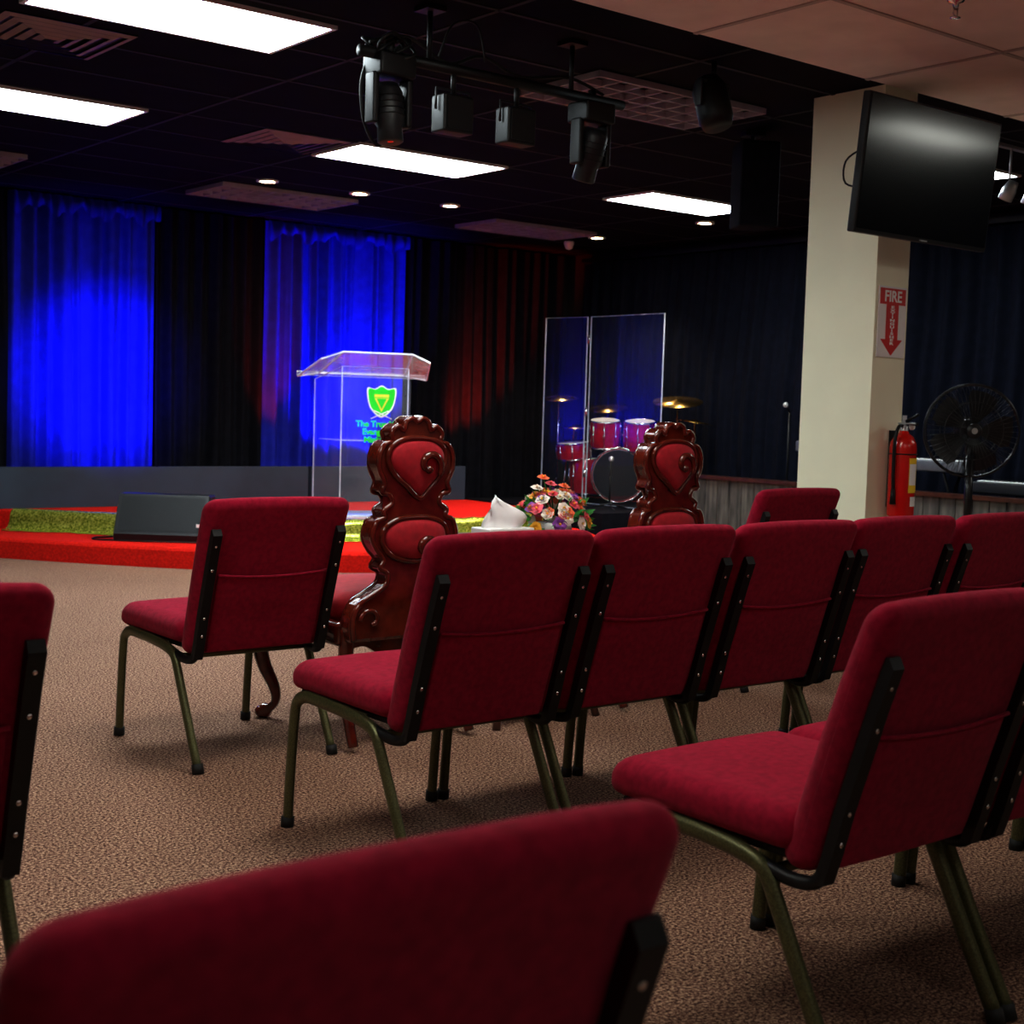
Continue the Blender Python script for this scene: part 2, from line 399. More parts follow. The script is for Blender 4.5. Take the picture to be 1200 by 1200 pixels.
for i,p in enumerate(sf):
    q0=Vector(sf[max(i-1,0)]);q1=Vector(sf[min(i+1,N-1)]); t=(q1-q0).normalized(); n=Vector((t.y,-t.x)).normalized()
    if n.y>0 and n.x>0: n=-n
    w=.5+.5*math.sin(i*.9)+.3*math.sin(i*2.3)
    prof=[(-.08+.03*w,.304),(-.03,.312),(.02,.30),(.035+.02*w,.26),(.05,.22),(.06+.025*w,.18),(.09+.03*w,.162),(.12+.05*w,.158),(.14+.07*w,.154)]
    for o,z in prof: vs.append((p[0]+n.x*o,p[1]+n.y*o,z+ (.004*math.sin(i*3.1) if z>.2 else 0)))
for i in range(N-1):
    for j in range(R):
        a=i*(R+1)+j; fs.append((a,a+1,a+R+2,a+R+1))
b=B(); b.add(vs,fs,M_seq,True); b.obj('green_sequin_fabric')
b=B(); b.box((8.42,9.3,0),(9.98,11.36,.298),M_blackrough); b.box((9.22,3.0,0),(9.98,9.28,.298),M_blackrough); b.obj('band_riser')
b=B(); yy=9.26
while yy>2.6:
    b.box((9.10,yy-.135,.0),(9.16+random.uniform(-.006,.0),yy,.64),M_plank); yy-=.142
b.box((9.07,2.6,.64),(9.20,9.28,.67),M_tablew); b.obj('plank_half_wall')

# ------------------------------------------------------------ church chair
def chair_mesh():
    b=B(); Z0,ZT=.37,.895; ZL=ZT-Z0; ZC=(Z0+ZT)/2
    def yb(z): 
        t=(z-Z0)/ZL
        return .155-.165*t-.035*max(0,t-.7)
    def fs(x,y,z):
        if z>0: z+=.012*(1-(x/.262)**2)*(1-(y/.27)**2)
        if z<0: z*=.8
        if y>.2: z-=.35*(y-.2)**1.3
        return (x,y,z)
    b.rbox((0,.405,.437),(.264,.262,.048),(.05,.06,.042),M_fab,3,6,fs)
    b.rbox((0,.40,.393),(.235,.23,.008),.006,M_under,2,2)
    def fb(x,y,z):
        zz=z+ZC; t=(zz-Z0)/ZL
        wx=1-.05*(1-t)
        y2=y*(1+.25*(1-t)) if y<0 else y*(1+.4*(1-t))
        puff=.012*(1-(x/.26)**2)*math.sin(PI*min(1,max(0,t)))
        y2+= puff if y>0 else -puff*.6
        if t>.6: z-=.008*(abs(x)/.266)**3
        return (x*wx,y2+yb(zz),z)
    b.rbox((0,0,ZC),(.266,.036,ZL/2),(.038,.036,.038),M_fab,4,8,fb)
    def fp(x,y,z):
        zz=z+.51; sag=.012*(1-(x/.2)**2) if z>0 else 0
        return (x,y+yb(zz)-.047-.004*(1-(x/.2)**2),z-sag)
    b.rbox((0,0,.51),(.198,.006,.13),(.006,.006,.006),M_fab,2,8,fp)
    hem=[(x,yb(.64)-.056,.642-.012*(1-(x/.2)**2)) for x in [-.2+.4*i/12 for i in range(13)]]
    b.tube(hem,.005,M_fab,6)
    for sx in (-1,1):
        X=sx*.228
        zs=[.795,.775,.70,.60,.50,.42,.36]
        vs=[];n=0
        for z in zs:
            y=yb(z)-.046-.004*((z<.5)); d=.024 if z<.79 else .006
            for dx,dy in ((-.016,0),(.016,0),(.016,-d),(-.016,-d)): vs.append((X+dx,y+dy+.006,z))
            n+=1
        f=[]
        for i in range(n-1):
            for k_ in range(4):
                l=(k_+1)%4; f.append((i*4+k_,i*4+l,(i+1)*4+l,(i+1)*4+k_))
        f+= [(0,1,2,3),((n-1)*4+3,(n-1)*4+2,(n-1)*4+1,(n-1)*4)]
        b.add(vs,f,M_blackmetal)
        for z in (.74,.66,.50,.44):
            y=yb(z)-.064; b.sphere((X,y+(-.004 if z<.5 else 0),z),.0055,M_chrome,8,sc_=(1,.5,1))
        b.tube(cat([(X,yb(.42)-.050,.42),(X+sx*.005,.108,.365),(sx*.238,.155,.352),(sx*.243,.22,.362),(sx*.246,.32,.385)],4),.014,M_blackmetal,8)
        S=sx*.250
        path=cat([(S,.665,.012),(S,.652,.18),(S,.634,.335),(S,.612,.375),(S,.565,.392)],5)+cat([(S,.47,.390),(S,.37,.386),(S,.275,.376),(S,.225,.358),(S,.198,.320),(S,.120,.17),(S,.035,.012)],4)
        b.tube(path,.0135,M_leg,8,ry=.018)
        b.tube([(S,.032,0),(S,.042,.03)],.019,M_under,8); b.tube([(S,.666,0),(S,.664,.03)],.019,M_under,8)
        b.tube([(sx*.236,.57,.40),(sx*.236,.28,.39)],.009,M_leg,6)
    b.tube([(-.25,.222,.352),(.25,.222,.352)],.011,M_leg,8)
    b.tube([(-.25,.57,.382),(.25,.57,.382)],.011,M_leg,8)
    return b.mesh('church_chair')
CH=chair_mesh()
def chair(x,y,rz=0): return inst(CH,'church_chair',(x,y,0),rz)
chair(2.255,4.07)
chair(4.84,4.07)
for n in range(7): chair(2.215+.541*n,2.78+random.uniform(-.01,.01),0)
for n in range(5): chair(2.24+.541*n,1.49,0)
chair(.60,2.33); chair(.055,2.33)
c_=chair(.546,.82); c_.scale=(1.03,1,1)

# ------------------------------------------------------------ throne
def throne_mesh():
    b=B()
    half=[(.255,.38),(.262,.45),(.235,.51),(.175,.545),(.125,.575),(.118,.615),(.150,.635),(.135,.665),(.165,.70),(.187,.745),(.170,.80),(.135,.815),(.140,.84),(.105,.865),(.118,.895),(.150,.905),(.140,.94),(.162,.985),(.163,1.035),(.140,1.075),(.105,1.085),(.112,1.115),(.085,1.14),(.060,1.125),(.050,1.155),(.022,1.168)]
    pts=[(x,z) for x,z in half]+[(0,1.155)]+[(-x,z) for x,z in reversed(half)]
    out=[(p.x,p.y) for p in cat([(x,z,0) for x,z in pts],4)]
    MM=Matrix(((1,0,0,0),(0,0,-1,0),(0,1,0,0),(0,0,0,1)))
    b.prism(out,[(-.030,.012),(-.022,0),(.022,0),(.030,.012)],M_wood,M=MM)
    for sy in (-1,1):
        b.tube([(x*.955,sy*.030,.60+(z-.60)*.985) for x,z in out],.010,M_wood,6)
    def pad(poly,cx,cz,sy):
        P=[(x,z) for x,z in poly]; 
        M2=MM if sy<0 else Matrix(((1,0,0,0),(0,0,1,0),(0,1,0,0),(0,0,0,1)))
        b.prism(P,[(.026,1.0),(.038,.97),(.048,.86),(.055,.62),(.057,.3)],M_velvet,M=M2,smooth=True,scale=True)
        b.tube([(x,sy*.034,z) for x,z in [(cx+(x-cx)*1.06,cz+(z-cz)*1.06) for x,z in P]],.011,M_wood,6,closed=True)
    p1=[(p.x,p.y) for p in cat([(.01,.885,0),(.05,.915,0),(.088,.955,0),(.114,1.005,0),(.108,1.05,0),(.065,1.078,0),(0,1.085,0),(-.065,1.078,0),(-.108,1.05,0),(-.114,1.005,0),(-.085,.96,0),(-.04,.925,0)],4,True)]
    p2=[(p.x,p.y) for p in cat([(0,.66,0),(.06,.668,0),(.105,.69,0),(.132,.73,0),(.12,.775,0),(.07,.80,0),(0,.806,0),(-.07,.80,0),(-.12,.775,0),(-.132,.73,0),(-.105,.69,0),(-.06,.668,0)],4,True)]
    for sy in (-1,1):
        pad(p1,0,.99,sy); pad(p2,0,.735,sy)
        for (cx,cz,R0,fl) in ((.035,.995,.055,1),(.03,.70,.05,1)):
            sp=[]
            for i in range(26):
                a=-.7+ i/25*5.2; r=R0*(1-.72*i/25); sp.append((cx+fl*r*math.cos(a),sy*.062,cz+r*math.sin(a)))
            b.tube(sp,[.008+.006*math.sin(PI*i/25) for i in range(26)],M_wood,6)
            b.sphere((sp[-1][0],sy*.064,sp[-1][2]),.016,M_wood,10)
        for sx in (-1,1):
            sp=[]
            for i in range(20):
                a=i/19*4.6; r=.045*(1-.7*i/19); sp.append((sx*(.20-.0+r*math.cos(a)-.02),sy*.036,.455+r*math.sin(a)))
            b.tube(sp,.009,M_wood,6)
    b.rbox((0,.30,.40),(.275,.275,.045),(.03,.03,.02),M_wood,3,3)
    def fs(x,y,z):
        return (x,y,z+(.02*(1-(x/.25)**2)*(1-(y/.25)**2) if z>0 else 0))
    b.rbox((0,.30,.485),(.252,.252,.055),(.06,.06,.045),M_velvet,4,5,fs)
    ap=[(p.x,p.y) for p in cat([(-.26,.40,0),(-.24,.35,0),(-.17,.355,0),(-.10,.32,0),(0,.29,0),(.10,.32,0),(.17,.355,0),(.24,.35,0),(.26,.40,0)],5)]
    b.prism(ap,[(-.575,0),(-.55,0)],M_wood,M=MM)
    b.prism(ap,[(-.05,0),(-.02,0)],M_wood,M=MM)
    for sx in (-1,1):
        leg=cat([(sx*.24,.54,.38),(sx*.272,.585,.32),(sx*.262,.58,.22),(sx*.228,.55,.12),(sx*.225,.555,.06),(sx*.25,.60,.022)],5)
        n=len(leg); b.tube(leg,[.040-.024*min(1,i/(n*.75))+(.012 if i>n*.85 else 0) for i in range(n)],M_wood,10)
        b.sphere((sx*.252,.60,.024),.030,M_wood,10,sc_=(1,1.1,.8))
        leg=cat([(sx*.235,.03,.42),(sx*.238,.03,.28),(sx*.245,.0,.14),(sx*.25,-.05,.018)],5)
        n=len(leg); b.tube(leg,[.030-.012*i/n for i in range(n)],M_wood,10)
    return b.mesh('carved_throne_chair')
TH=throne_mesh()
inst(TH,'carved_throne_chair',(2.825,4.13,0)); inst(TH,'carved_throne_chair',(4.10,4.13,0))

# ------------------------------------------------------------ table, flowers, tissues
b=B(); b.rbox((0,0,.685),(.30,.26,.015),.012,M_tablew,2,2); b.rbox((0,0,.635),(.26,.22,.035),.006,M_tablew,2,2)
for sx in (-1,1):
    for sy in (-1,1): b.tube(cat([(sx*.24,sy*.20,.65),(sx*.25,sy*.21,.4),(sx*.225,sy*.185,.15),(sx*.25,sy*.21,0)],4),[.022]*5+[.016]*8,M_tablew,8)
b.rbox((0,0,.2),(.23,.19,.01),.008,M_tablew,2,2)
b.obj('side_table',(3.46,4.30,0))
b=B(); rnd=random.Random(3)
b.lathe([(.0,0),(.055,0),(.075,.03),(.07,.055),(.06,.06)],M_white)
def flower(b,c,nrm,r,m):
    n=Vector(nrm).normalized(); q=n.to_track_quat('Z','Y').to_matrix().to_4x4(); MM=T(*c)@q@RZ(rnd.uniform(0,6))
    for lay,(k,rr,lift) in enumerate(((6,1.,.25),(5,.68,.75),(4,.4,1.2))):
        for i in range(k):
            a=2*PI*i/k+lay*.5; L=r*rr
            vs=[];P=[(0,0,0),(.35,-.32,lift*.25),(.8,-.42,lift*.5),(1.05,0,lift*.55),(.8,.42,lift*.5),(.35,.32,lift*.25),(.6,0,lift*.28)]
            for x,y,z in P: vs.append((L*(x*math.cos(a)-y*math.sin(a)),L*(x*math.sin(a)+y*math.cos(a)),r*z*.8))
            b.add(vs,[(0,1,6),(1,2,6),(2,3,6),(3,4,6),(4,5,6),(5,0,6)],m,True,MM)
    b.sphere((0,0,r*.25),r*.2,M_pet[3],6,MM)
for i in range(90):
    a=rnd.uniform(0,2*PI); e=rnd.uniform(-.15,1.45)
    n=(math.cos(a)*math.cos(e),math.sin(a)*math.cos(e),math.sin(e)); 
    c=(n[0]*.16,n[1]*.13,.06+n[2]*.125)
    flower(b,c,(n[0],n[1],n[2]+.15),rnd.uniform(.018,.031),rnd.choice([M_pet[0],M_pet[0],M_pet[1],M_pet[2],M_pet[2],M_pet[3],M_pet[4]]))
for i in range(110):
    a=rnd.uniform(0,2*PI); e=rnd.uniform(-.25,1.3); n=Vector((math.cos(a)*math.cos(e),math.sin(a)*math.cos(e),math.sin(e)))
    c=Vector((n.x*.13,n.y*.10,.06+n.z*.10)); L=rnd.uniform(.04,.065); s_=n.orthogonal().normalized()*L*.25
    b.add([c,c+n*L*.5+s_,c+n*L,c+n*L*.5-s_],[(0,1,2,3)],M_leaf)
for (dx,dz,m) in ((-.06,.235,M_pet[1]),(-.02,.21,M_pet[0]),(-.09,.195,M_pet[2]),(.05,.2,M_pet[1])):
    b.tube([(0,0,.08),(dx,0,dz)],.003,M_leaf,5); flower(b,(dx,0,dz),(dx,-.3,1),.026,m)
b.obj('flower_arrangement',(3.60,4.26,.70))
b=B(); b.rbox((0,0,.025),(.11,.058,.025),.005,M_white,2,1)
vs=[];fs=[];n=14
for j in range(7):
    t=j/6; w=.055*(1-t)**.8+.012+.02*math.sin(t*4); 
    for i in range(n):
        a=2*PI*i/n; rr=w*(1+.3*math.sin(3*a+t*2)); vs.append((rr*math.cos(a)*1.3-.02*t+.015*math.sin(5*t),rr*.35*math.sin(a)+.01*math.sin(a*2),.048+.115*t+.012*math.sin(2*a)*t))
for j in range(6):
    for i in range(n): l=(i+1)%n; fs.append((j*n+i,j*n+l,(j+1)*n+l,(j+1)*n+i))
b.add(vs,fs,M_tissue,True); b.obj('tissue_box',(3.315,4.22,.70))

# ------------------------------------------------------------ lectern
b=B(); t=.012
def slab(P,th,m,edge=True,er=.006):
    P=[Vector(p) for p in P]; n=(P[1]-P[0]).cross(P[2]-P[0]).normalized()*th*.5; N=len(P)
    vs=[p+n for p in P]+[p-n for p in P]
    fs=[tuple(range(N)),tuple(range(2*N-1,N-1,-1))]+[(i,N+i,N+(i+1)%N,(i+1)%N) for i in range(N)]
    b.add(vs,fs,m)
    if edge: b.tube(P,er,M_acredge,4,closed=True,smooth=False)
b.rbox((0,0,.015),(.40,.27,.015),.006,M_acredge,2,1)
slab([(-.27,-.20,.03),(.27,-.20,.03),(.27,-.20,1.20),(-.27,-.20,1.20)],t,M_acr,er=.005)
slab([(-.27,-.20,.03),(-.40,.20,.03),(-.40,.20,1.10),(-.27,-.20,1.20)],t,M_acr,er=.006)
slab([(.27,-.20,.03),(.40,.20,.03),(.40,.20,1.10),(.27,-.20,1.20)],t,M_acr,er=.006)
slab([(-.37,.15,.62),(.37,.15,.62),(.27,-.17,.62),(-.27,-.17,.62)],t,M_acr,er=.003)
slab([(-.28,-.28,1.31),(.28,-.28,1.31),(.36,.24,1.15),(-.36,.24,1.15)],.02,M_acrtop,er=.008)
slab([(.28,-.28,1.31),(.44,-.22,1.25),(.54,.20,1.12),(.36,.24,1.15)],.02,M_acrtop,er=.008)
slab([(-.28,-.28,1.31),(-.44,-.22,1.25),(-.54,.20,1.12),(-.36,.24,1.15)],.02,M_acrtop,er=.008)
slab([(-.54,.25,1.13),(.54,.25,1.13),(.54,.25,1.16),(-.54,.25,1.16)],.012,M_acrtop,er=.005)
MF=T(0.05,-.212,0.06)@RX(PI/2)
sh=[(p.x,p.y) for p in cat([(0,.76,0),(.07,.81,0),(.10,.88,0),(.105,.97,0),(.05,.965,0),(0,.99,0),(-.05,.965,0),(-.105,.97,0),(-.10,.88,0),(-.07,.81,0)],4,True)]
b.prism(sh,[(0,1.12),(.002,1.12)],M_logow,M=MF,scale=True)
b.prism(sh,[(.002,1.0),(.004,1.0)],M_green,M=MF,scale=True)
b.prism([(-.06,.90),(.06,.90),(0,.79)],[(.004,1),(.006,1)],M_logoy,M=MF,scale=True)
b.prism([(-.04,.895),(.04,.895),(0,.815)],[(.006,1),(.0075,1)],M_green,M=MF,scale=True)
b.box((-.06,.905,.004),(.06,.93,.006),M_logoy,M=MF)
for sx in (-1,1): b.tube([(sx*.085,.735,.002),(sx*-.06,.80,.002)],.006,M_logow,4,M=MF)
for i,s_ in enumerate(('The True Vine','Evangelical','Ministries')):
    b.text(s_,.066,M_green,MF@T(-.01,.672-.062*i,.004),bold=.003)
b.obj('acrylic_lectern',(6.16,9.64,.30),-.32)

# ------------------------------------------------------------ floor monitor
b=B()
MS=Matrix(((0,0,1,0),(1,0,0,0),(0,1,0,0),(0,0,0,1)))
pr=[(-.19,0),(.16,0),(.17,.10),(.10,.34),(-.06,.34),(-.20,.05)]
b.prism(pr,[(-.345,.02),(-.335,0),(.335,0),(.345,.02)],M_black,M=MS)
g0=Vector((0,-.20,.05));g1=Vector((0,-.06,.34)); n=Vector((0,-.9,.43)).normalized()*.006
b.add([(-.31,*(g0+n+ (g1-g0)*.08).yz),(.31,*(g0+n+(g1-g0)*.08).yz),(.31,*(g0+n+(g1-g0)*.93).yz),(-.31,*(g0+n+(g1-g0)*.93).yz)],[(0,1,2,3)],mat('speaker_grille',(.016,.017,.019),.5,.4,.4,300))
for sx in (-1,1): b.box((sx*.355-.012,-.05,.13),(sx*.355+.012,.07,.17),M_blackmetal)
b.box((.27,-.178,.11),(.295,-.165,.135),M_white)
b.tube(cat([(-.34,.05,.05),(-.42,.02,.008),(-.50,-.10,.008),(-.46,-.24,.008),(-.2,-.28,.008),(.15,-.27,.008),(.45,-.22,.008),(.62,-.1,.008)],6),.006,M_cable,6)
b.obj('floor_monitor_speaker',(4.53,9.86,.151),-.70)

# ------------------------------------------------------------ drum shield
b=B()
def sh_panel(x0,y0,x1,y1,z0=.30,z1=2.12):
    slab([(x0,y0,z0),(x1,y1,z0),(x1,y1,z1),(x0,y0,z1)],.008,M_acrsh,er=.006)
sh_panel(9.14,9.33,9.14,10.34,.307); sh_panel(9.13,10.38,9.05,10.92,.307)
for z in (.6,1.2,1.9): b.tube([(9.13,10.36,z-.04),(9.13,10.36,z+.04)],.012,M_chrome,8)
b.obj('drum_shield')
# ------------------------------------------------------------ drum kit
b=B()
def drum(c,axis,r,h,m):
    q=Vector(axis).normalized().to_track_quat('Z','Y').to_matrix().to_4x4(); MM=T(*c)@q
    b.lathe([(0,-h/2),(r*.97,-h/2),(r,-h/2+.01),(r,h/2-.01),(r*.97,h/2),(0,h/2)],m,28,MM)
    for z in (-h/2,h/2): b.tube([(r*1.02*math.cos(a),r*1.02*math.sin(a),z) for a in [2*PI*i/24 for i in range(24)]],.009,M_chrome,6,closed=True,M=MM)
    b.lathe([(0,h/2+.004),(r*.96,h/2+.004)],M_skin if m is not M_black else M_black,24,MM)
    for i in range(8):
        a=2*PI*i/8; b.tube([(r*1.03*math.cos(a),r*1.03*math.sin(a),-h/2),(r*1.03*math.cos(a),r*1.03*math.sin(a),h/2)],.005,M_chrome,5,M=MM)
        b.sphere((r*1.04*math.cos(a),r*1.04*math.sin(a),0),.014,M_chrome,6,MM)
dirc=Vector((-.72,-.69,0)); BX,BY=9.54,10.30
drum((BX,BY,.585),dirc,.265,.28,M_drumred)
q=dirc.normalized().to_track_quat('Z','Y').to_matrix().to_4x4(); b.lathe([(0,.15),(.25,.15)],M_black,28,T(BX,BY,.585)@q)
drum((BX-.09,BY+.13,.99),(-.12,-.12,1),.15,.26,M_drumred); drum((BX+.1,BY-.17,.98),(-.12,-.1,1),.155,.28,M_drumred)
drum((9.38,10.82,.80),(-.1,0,1),.17,.16,M_drumred); drum((9.50,10.72,.55),(0,0,1),.19,.35,M_drumred); drum((9.66,9.80,.66),(0,0,1),.19,.35,M_drumred)
def cym(c,r,tilt,base):
    b.lathe([(0,.018),(.03,.016),(.045,.006),(r,-.012),(r,-.014),(.03,.0)],M_brass,32,T(*c)@RX(tilt[0])@RY(tilt[1]))
    b.tube([c,(base[0],base[1],.45)],.009,M_chrome,8)
    for i in range(3):
        a=2*PI*i/3+.4; b.tube([(base[0],base[1],.52),(base[0]+.14*math.cos(a),base[1]+.14*math.sin(a),.31)],.007,M_chrome,6)
cym((9.58,9.56,1.33),.24,(.16,-.18),(9.6,9.58)); cym((9.72,9.46,1.14),.2,(.1,.1),(9.74,9.48)); cym((9.30,10.98,1.34),.19,(.1,-.14),(9.32,11.0)); cym((9.45,10.9,1.04),.16,(0,0),(9.45,10.95)); cym((9.72,10.7,1.25),.2,(.1,-.2),(9.74,10.7))
for (x,y) in ((BX-.09,BY+.12),(BX+.1,BY-.16)): b.tube([(x,y,.86),(BX,BY,.80)],.01,M_chrome,6)
for i in range(3):
    for (cx,cy,r) in ((9.38,10.82,.12),(9.66,9.80,.17)):
        a=2*PI*i/3; b.tube([(cx+r*.9*math.cos(a),cy+r*.9*math.sin(a),.31),(cx+r*.6*math.cos(a),cy+r*.6*math.sin(a),.72)],.008,M_chrome,6)
b.obj('drum_kit')
def micstand(name,x,y,z0,h,boom):
    b=B()
    for i in range(3):
        a=2*PI*i/3; b.tube([(0,0,.06),(.22*math.cos(a),.22*math.sin(a),.008)],.007,M_blackmetal,6)
    b.tube([(0,0,.05),(0,0,h)],.009,M_blackmetal,8); b.tube([(-boom[0]*.3,-boom[1]*.3,h-boom[2]*.3),(boom[0],boom[1],h+boom[2])],.007,M_blackmetal,6)
    b.tube([(boom[0],boom[1],h+boom[2]),(boom[0]*1.25,boom[1]*1.25,h+boom[2]*1.2)],.014,M_silver,8); b.sphere((boom[0]*1.3,boom[1]*1.3,h+boom[2]*1.2),.025,M_silver,10)
    b.obj(name,(x,y,z0))
micstand('microphone_stand',9.60,8.20,.30,.95,(-.1,-.05,.05))
micstand('microphone_stand',8.8,9.62,.30,.35,(.05,.05,.10))
def keyboard(x,y,z,L,rz):
    b=B(); b.rbox((0,0,z),(.16,L/2,.045),.012,M_grey if L<1 else M_black,2,1)
    b.box((-.15,-L/2+.04,z+.046),(-.02,L/2-.04,z+.052),M_white)
    n=int(L/.035)
    for i in range(n): b.box((-.09,-L/2+.05+i*.033,z+.052),(-.02,-L/2+.065+i*.033,z+.060),M_black)
    for sy in (-1,1):
        for sx in (-1,1): b.tube([(sx*.12,sy*L*.3,z-.045),(-sx*.14,sy*L*.3,.012)],.012,M_blackmetal,6)
    b.tube([(-.14,-L*.36,.014),(-.14,L*.36,.014)],.012,M_blackmetal,6)
    b.tube([(.14,-L*.36,.014),(.14,L*.36,.014)],.012,M_blackmetal,6)
    b.obj('electronic_keyboard',(x,y,.30),rz)
keyboard(9.52,6.75,.56,.95,0); keyboard(9.5,5.62,.42,1.1,0); keyboard(9.62,7.75,.66,.5,0)
b=B(); b.rbox((0,0,.43),(.17,.17,.03),.02,M_fab,2,2)
for sx in (-1,1):
    for sy in (-1,1): b.tube([(sx*.13,sy*.13,.41),(sx*.16,sy*.16,0)],.012,M_blackmetal,6)
b.obj('stool',(8.75,6.35,0))

# ------------------------------------------------------------ TV
b=B(); MT=RX(math.radians(-5.5)); S=.955
b.rbox((0,.015,0),(.565*S,.022,.325),.008,M_black,2,1)
b.box((-.55*S,-.010,-.305),(.55*S,-.0075,.315),M_screen)
b.box((-.2,.03,-.15),(.2,.06,.15),M_black)
b.box((-.03,-.012,-.321),(.03,-.008,-.314),M_silver)
for v in range(len(b.v)): b.v[v]=tuple(MT.inverted()@Vector(b.v[v]))
b.box((-.02,.05,-.05),(.12,.10,.10),M_blackmetal); b.tube([(.03,.06,.0),(.08,.26,.02)],.02,M_blackmetal,8); b.box((.02,.27,-.12),(.18,.295,.16),M_blackmetal)
b.tube(cat([(-.45,.06,.08),(-.50,.12,.02),(-.47,.14,-.08),(-.40,.06,-.10)],5),.005,M_cable,6)
b.obj('wall_mounted_tv',(5.955,4.26,2.41))

# ------------------------------------------------------------ extinguisher + sign
b=B()
b.lathe([(0,0),(.060,0),(.068,.008),(.070,.02),(.070,.36),(.066,.39),(.05,.42),(.028,.435),(.022,.45)],M_red,28)
b.lathe([(.022,.44),(.022,.475),(.014,.48),(.014,.50),(0,.50)],M_silver,16)
b.box((-.012,-.075,.485),(.012,.03,.492),M_silver); b.tube([(0,-.01,.50),(0,-.085,.535)],.008,M_blackmetal,6); b.tube([(0,-.01,.49),(0,-.085,.485)],.008,M_blackmetal,6)
b.tube([(0,0,.47),(0,0,.53)],.012,M_silver,8)
b.lathe([(0,0),(.02,0),(.02,.012),(0,.012)],M_white,16,T(.03,-.02,.475)@RX(PI/2))
b.tube(cat([(-.015,0,.475),(-.06,-.01,.47),(-.085,-.01,.40),(-.088,-.01,.25),(-.082,-.01,.14)],6),.009,M_blackmetal,8)
b.tube([(-.082,-.01,.15),(-.082,-.01,.07)],[.010,.016],M_blackmetal,10)
def lab(z0,z1,m,a0=-2.5,a1=-.6,r=.0712):
    vs=[];n=12
    for i in range(n+1):
        a=a0+(a1-a0)*i/n
        vs.extend([(r*math.cos(a),r*math.sin(a),z0),(r*math.cos(a),r*math.sin(a),z1)])
    b.add(vs,[(2*i,2*i+2,2*i+3,2*i+1) for i in range(n)],m,True)
lab(.13,.31,M_label,-2.0,-.5); lab(.17,.28,M_white,-1.95,-1.2,.0718); lab(.06,.11,M_white,-1.8,-.7)
b.tube([(.071*math.cos(a),.071*math.sin(a),.33) for a in [2*PI*i/24 for i in range(24)]],.004,M_blackmetal,4,closed=True)
b.box((-.02,.068,.05),(.02,.078,.45),M_blackmetal)
b.obj('fire_extinguisher',(6.15,4.48,.70))
b=B(); b.box((-.115,0,-.182),(.115,.006,.182),M_white)
arrow=[(-.105,.172),(.105,.172),(.105,.090),(.050,.090),(.050,-.09),(.09,-.09),(0,-.172),(-.09,-.09),(-.050,-.09),(-.050,.090),(-.105,.090)]
MA=T(0,0,0)@RX(PI/2)
b.prism(arrow,[(0,0),(.002,0)],M_signred,M=MA)
b.text('FIRE',.080,M_white,MA@T(0,.105,.0025),.0005,bold=.002)
for i,ch in enumerate('EXTINGUISHER'): b.text(ch,.024,M_white,MA@T(0,.070-.0170*i,.0025)@Matrix.Diagonal((2.2,.8,1,1)),.0005,bold=.001)
b.obj('fire_extinguisher_sign',(6.10,4.552,1.71))

# ------------------------------------------------------------ pedestal fan
b=B(); R=.27
MFn=T(0,0,1.155)@RZ(math.atan2(-.72,-.69)+PI/2)@RX(PI/2)
def ring(r,z,t=.003): b.tube([(r*math.cos(a),r*math.sin(a),z) for a in [2*PI*i/40 for i in range(40)]],t,M_fan,5,closed=True,M=MFn)
ring(R,0,.009); ring(R*.985,.02,.004)
for z,s_ in ((.075,1),(-.07,-1)):
    ring(R*.3,z,.003); ring(R*.62,z*.85,.003)
    for i in range(48):
        a=2*PI*i/48; c,sn=math.cos(a),math.sin(a)
        b.tube([(R*.16*c,R*.16*sn,z),(R*.55*c,R*.55*sn,z*.92),(R*.88*c,R*.88*sn,z*.55),(R*c,R*sn,0)],.0020,M_fan,4,M=MFn)
b.lathe([(0,.082),(.038,.082),(.044,.076),(.044,.070)],M_fan,20,MFn); b.lathe([(0,.084),(.018,.084)],M_silver,16,MFn)
for i in range(5):
    a=2*PI*i/5; vs=[]
    for (r,dw,z) in ((.04,.25,.0),(.12,.45,.0),(.20,.48,0),(.24,.36,0)):
        for s_ in (-1,0,1): vs.append((r*math.cos(a+s_*dw),r*math.sin(a+s_*dw),-.005+s_*.022))
    b.add(vs,[(q*3+p,q*3+p+1,q*3+p+4,q*3+p+3) for q in range(3) for p in range(2)],M_fan,True,MFn)
b.lathe([(0,-.06),(.06,-.06),(.07,-.08),(.07,-.16),(.05,-.19),(0,-.195)],M_fan,20,MFn)
b.cyl((0,0,.03),(0,0,.9),.018,M_fan,14); b.cyl((0,0,.5),(0,0,1.02),.024,M_fan,14)
off=MFn@Vector((0,0,-.12)); b.tube([(0,0,1.0),tuple(off)],.022,M_fan,10)
b.lathe([(0,0),(.22,0),(.22,.012),(.2,.025),(.05,.04),(.03,.08),(0,.08)],M_fan,28)
b.obj('pedestal_fan',(7.22,4.79,0))

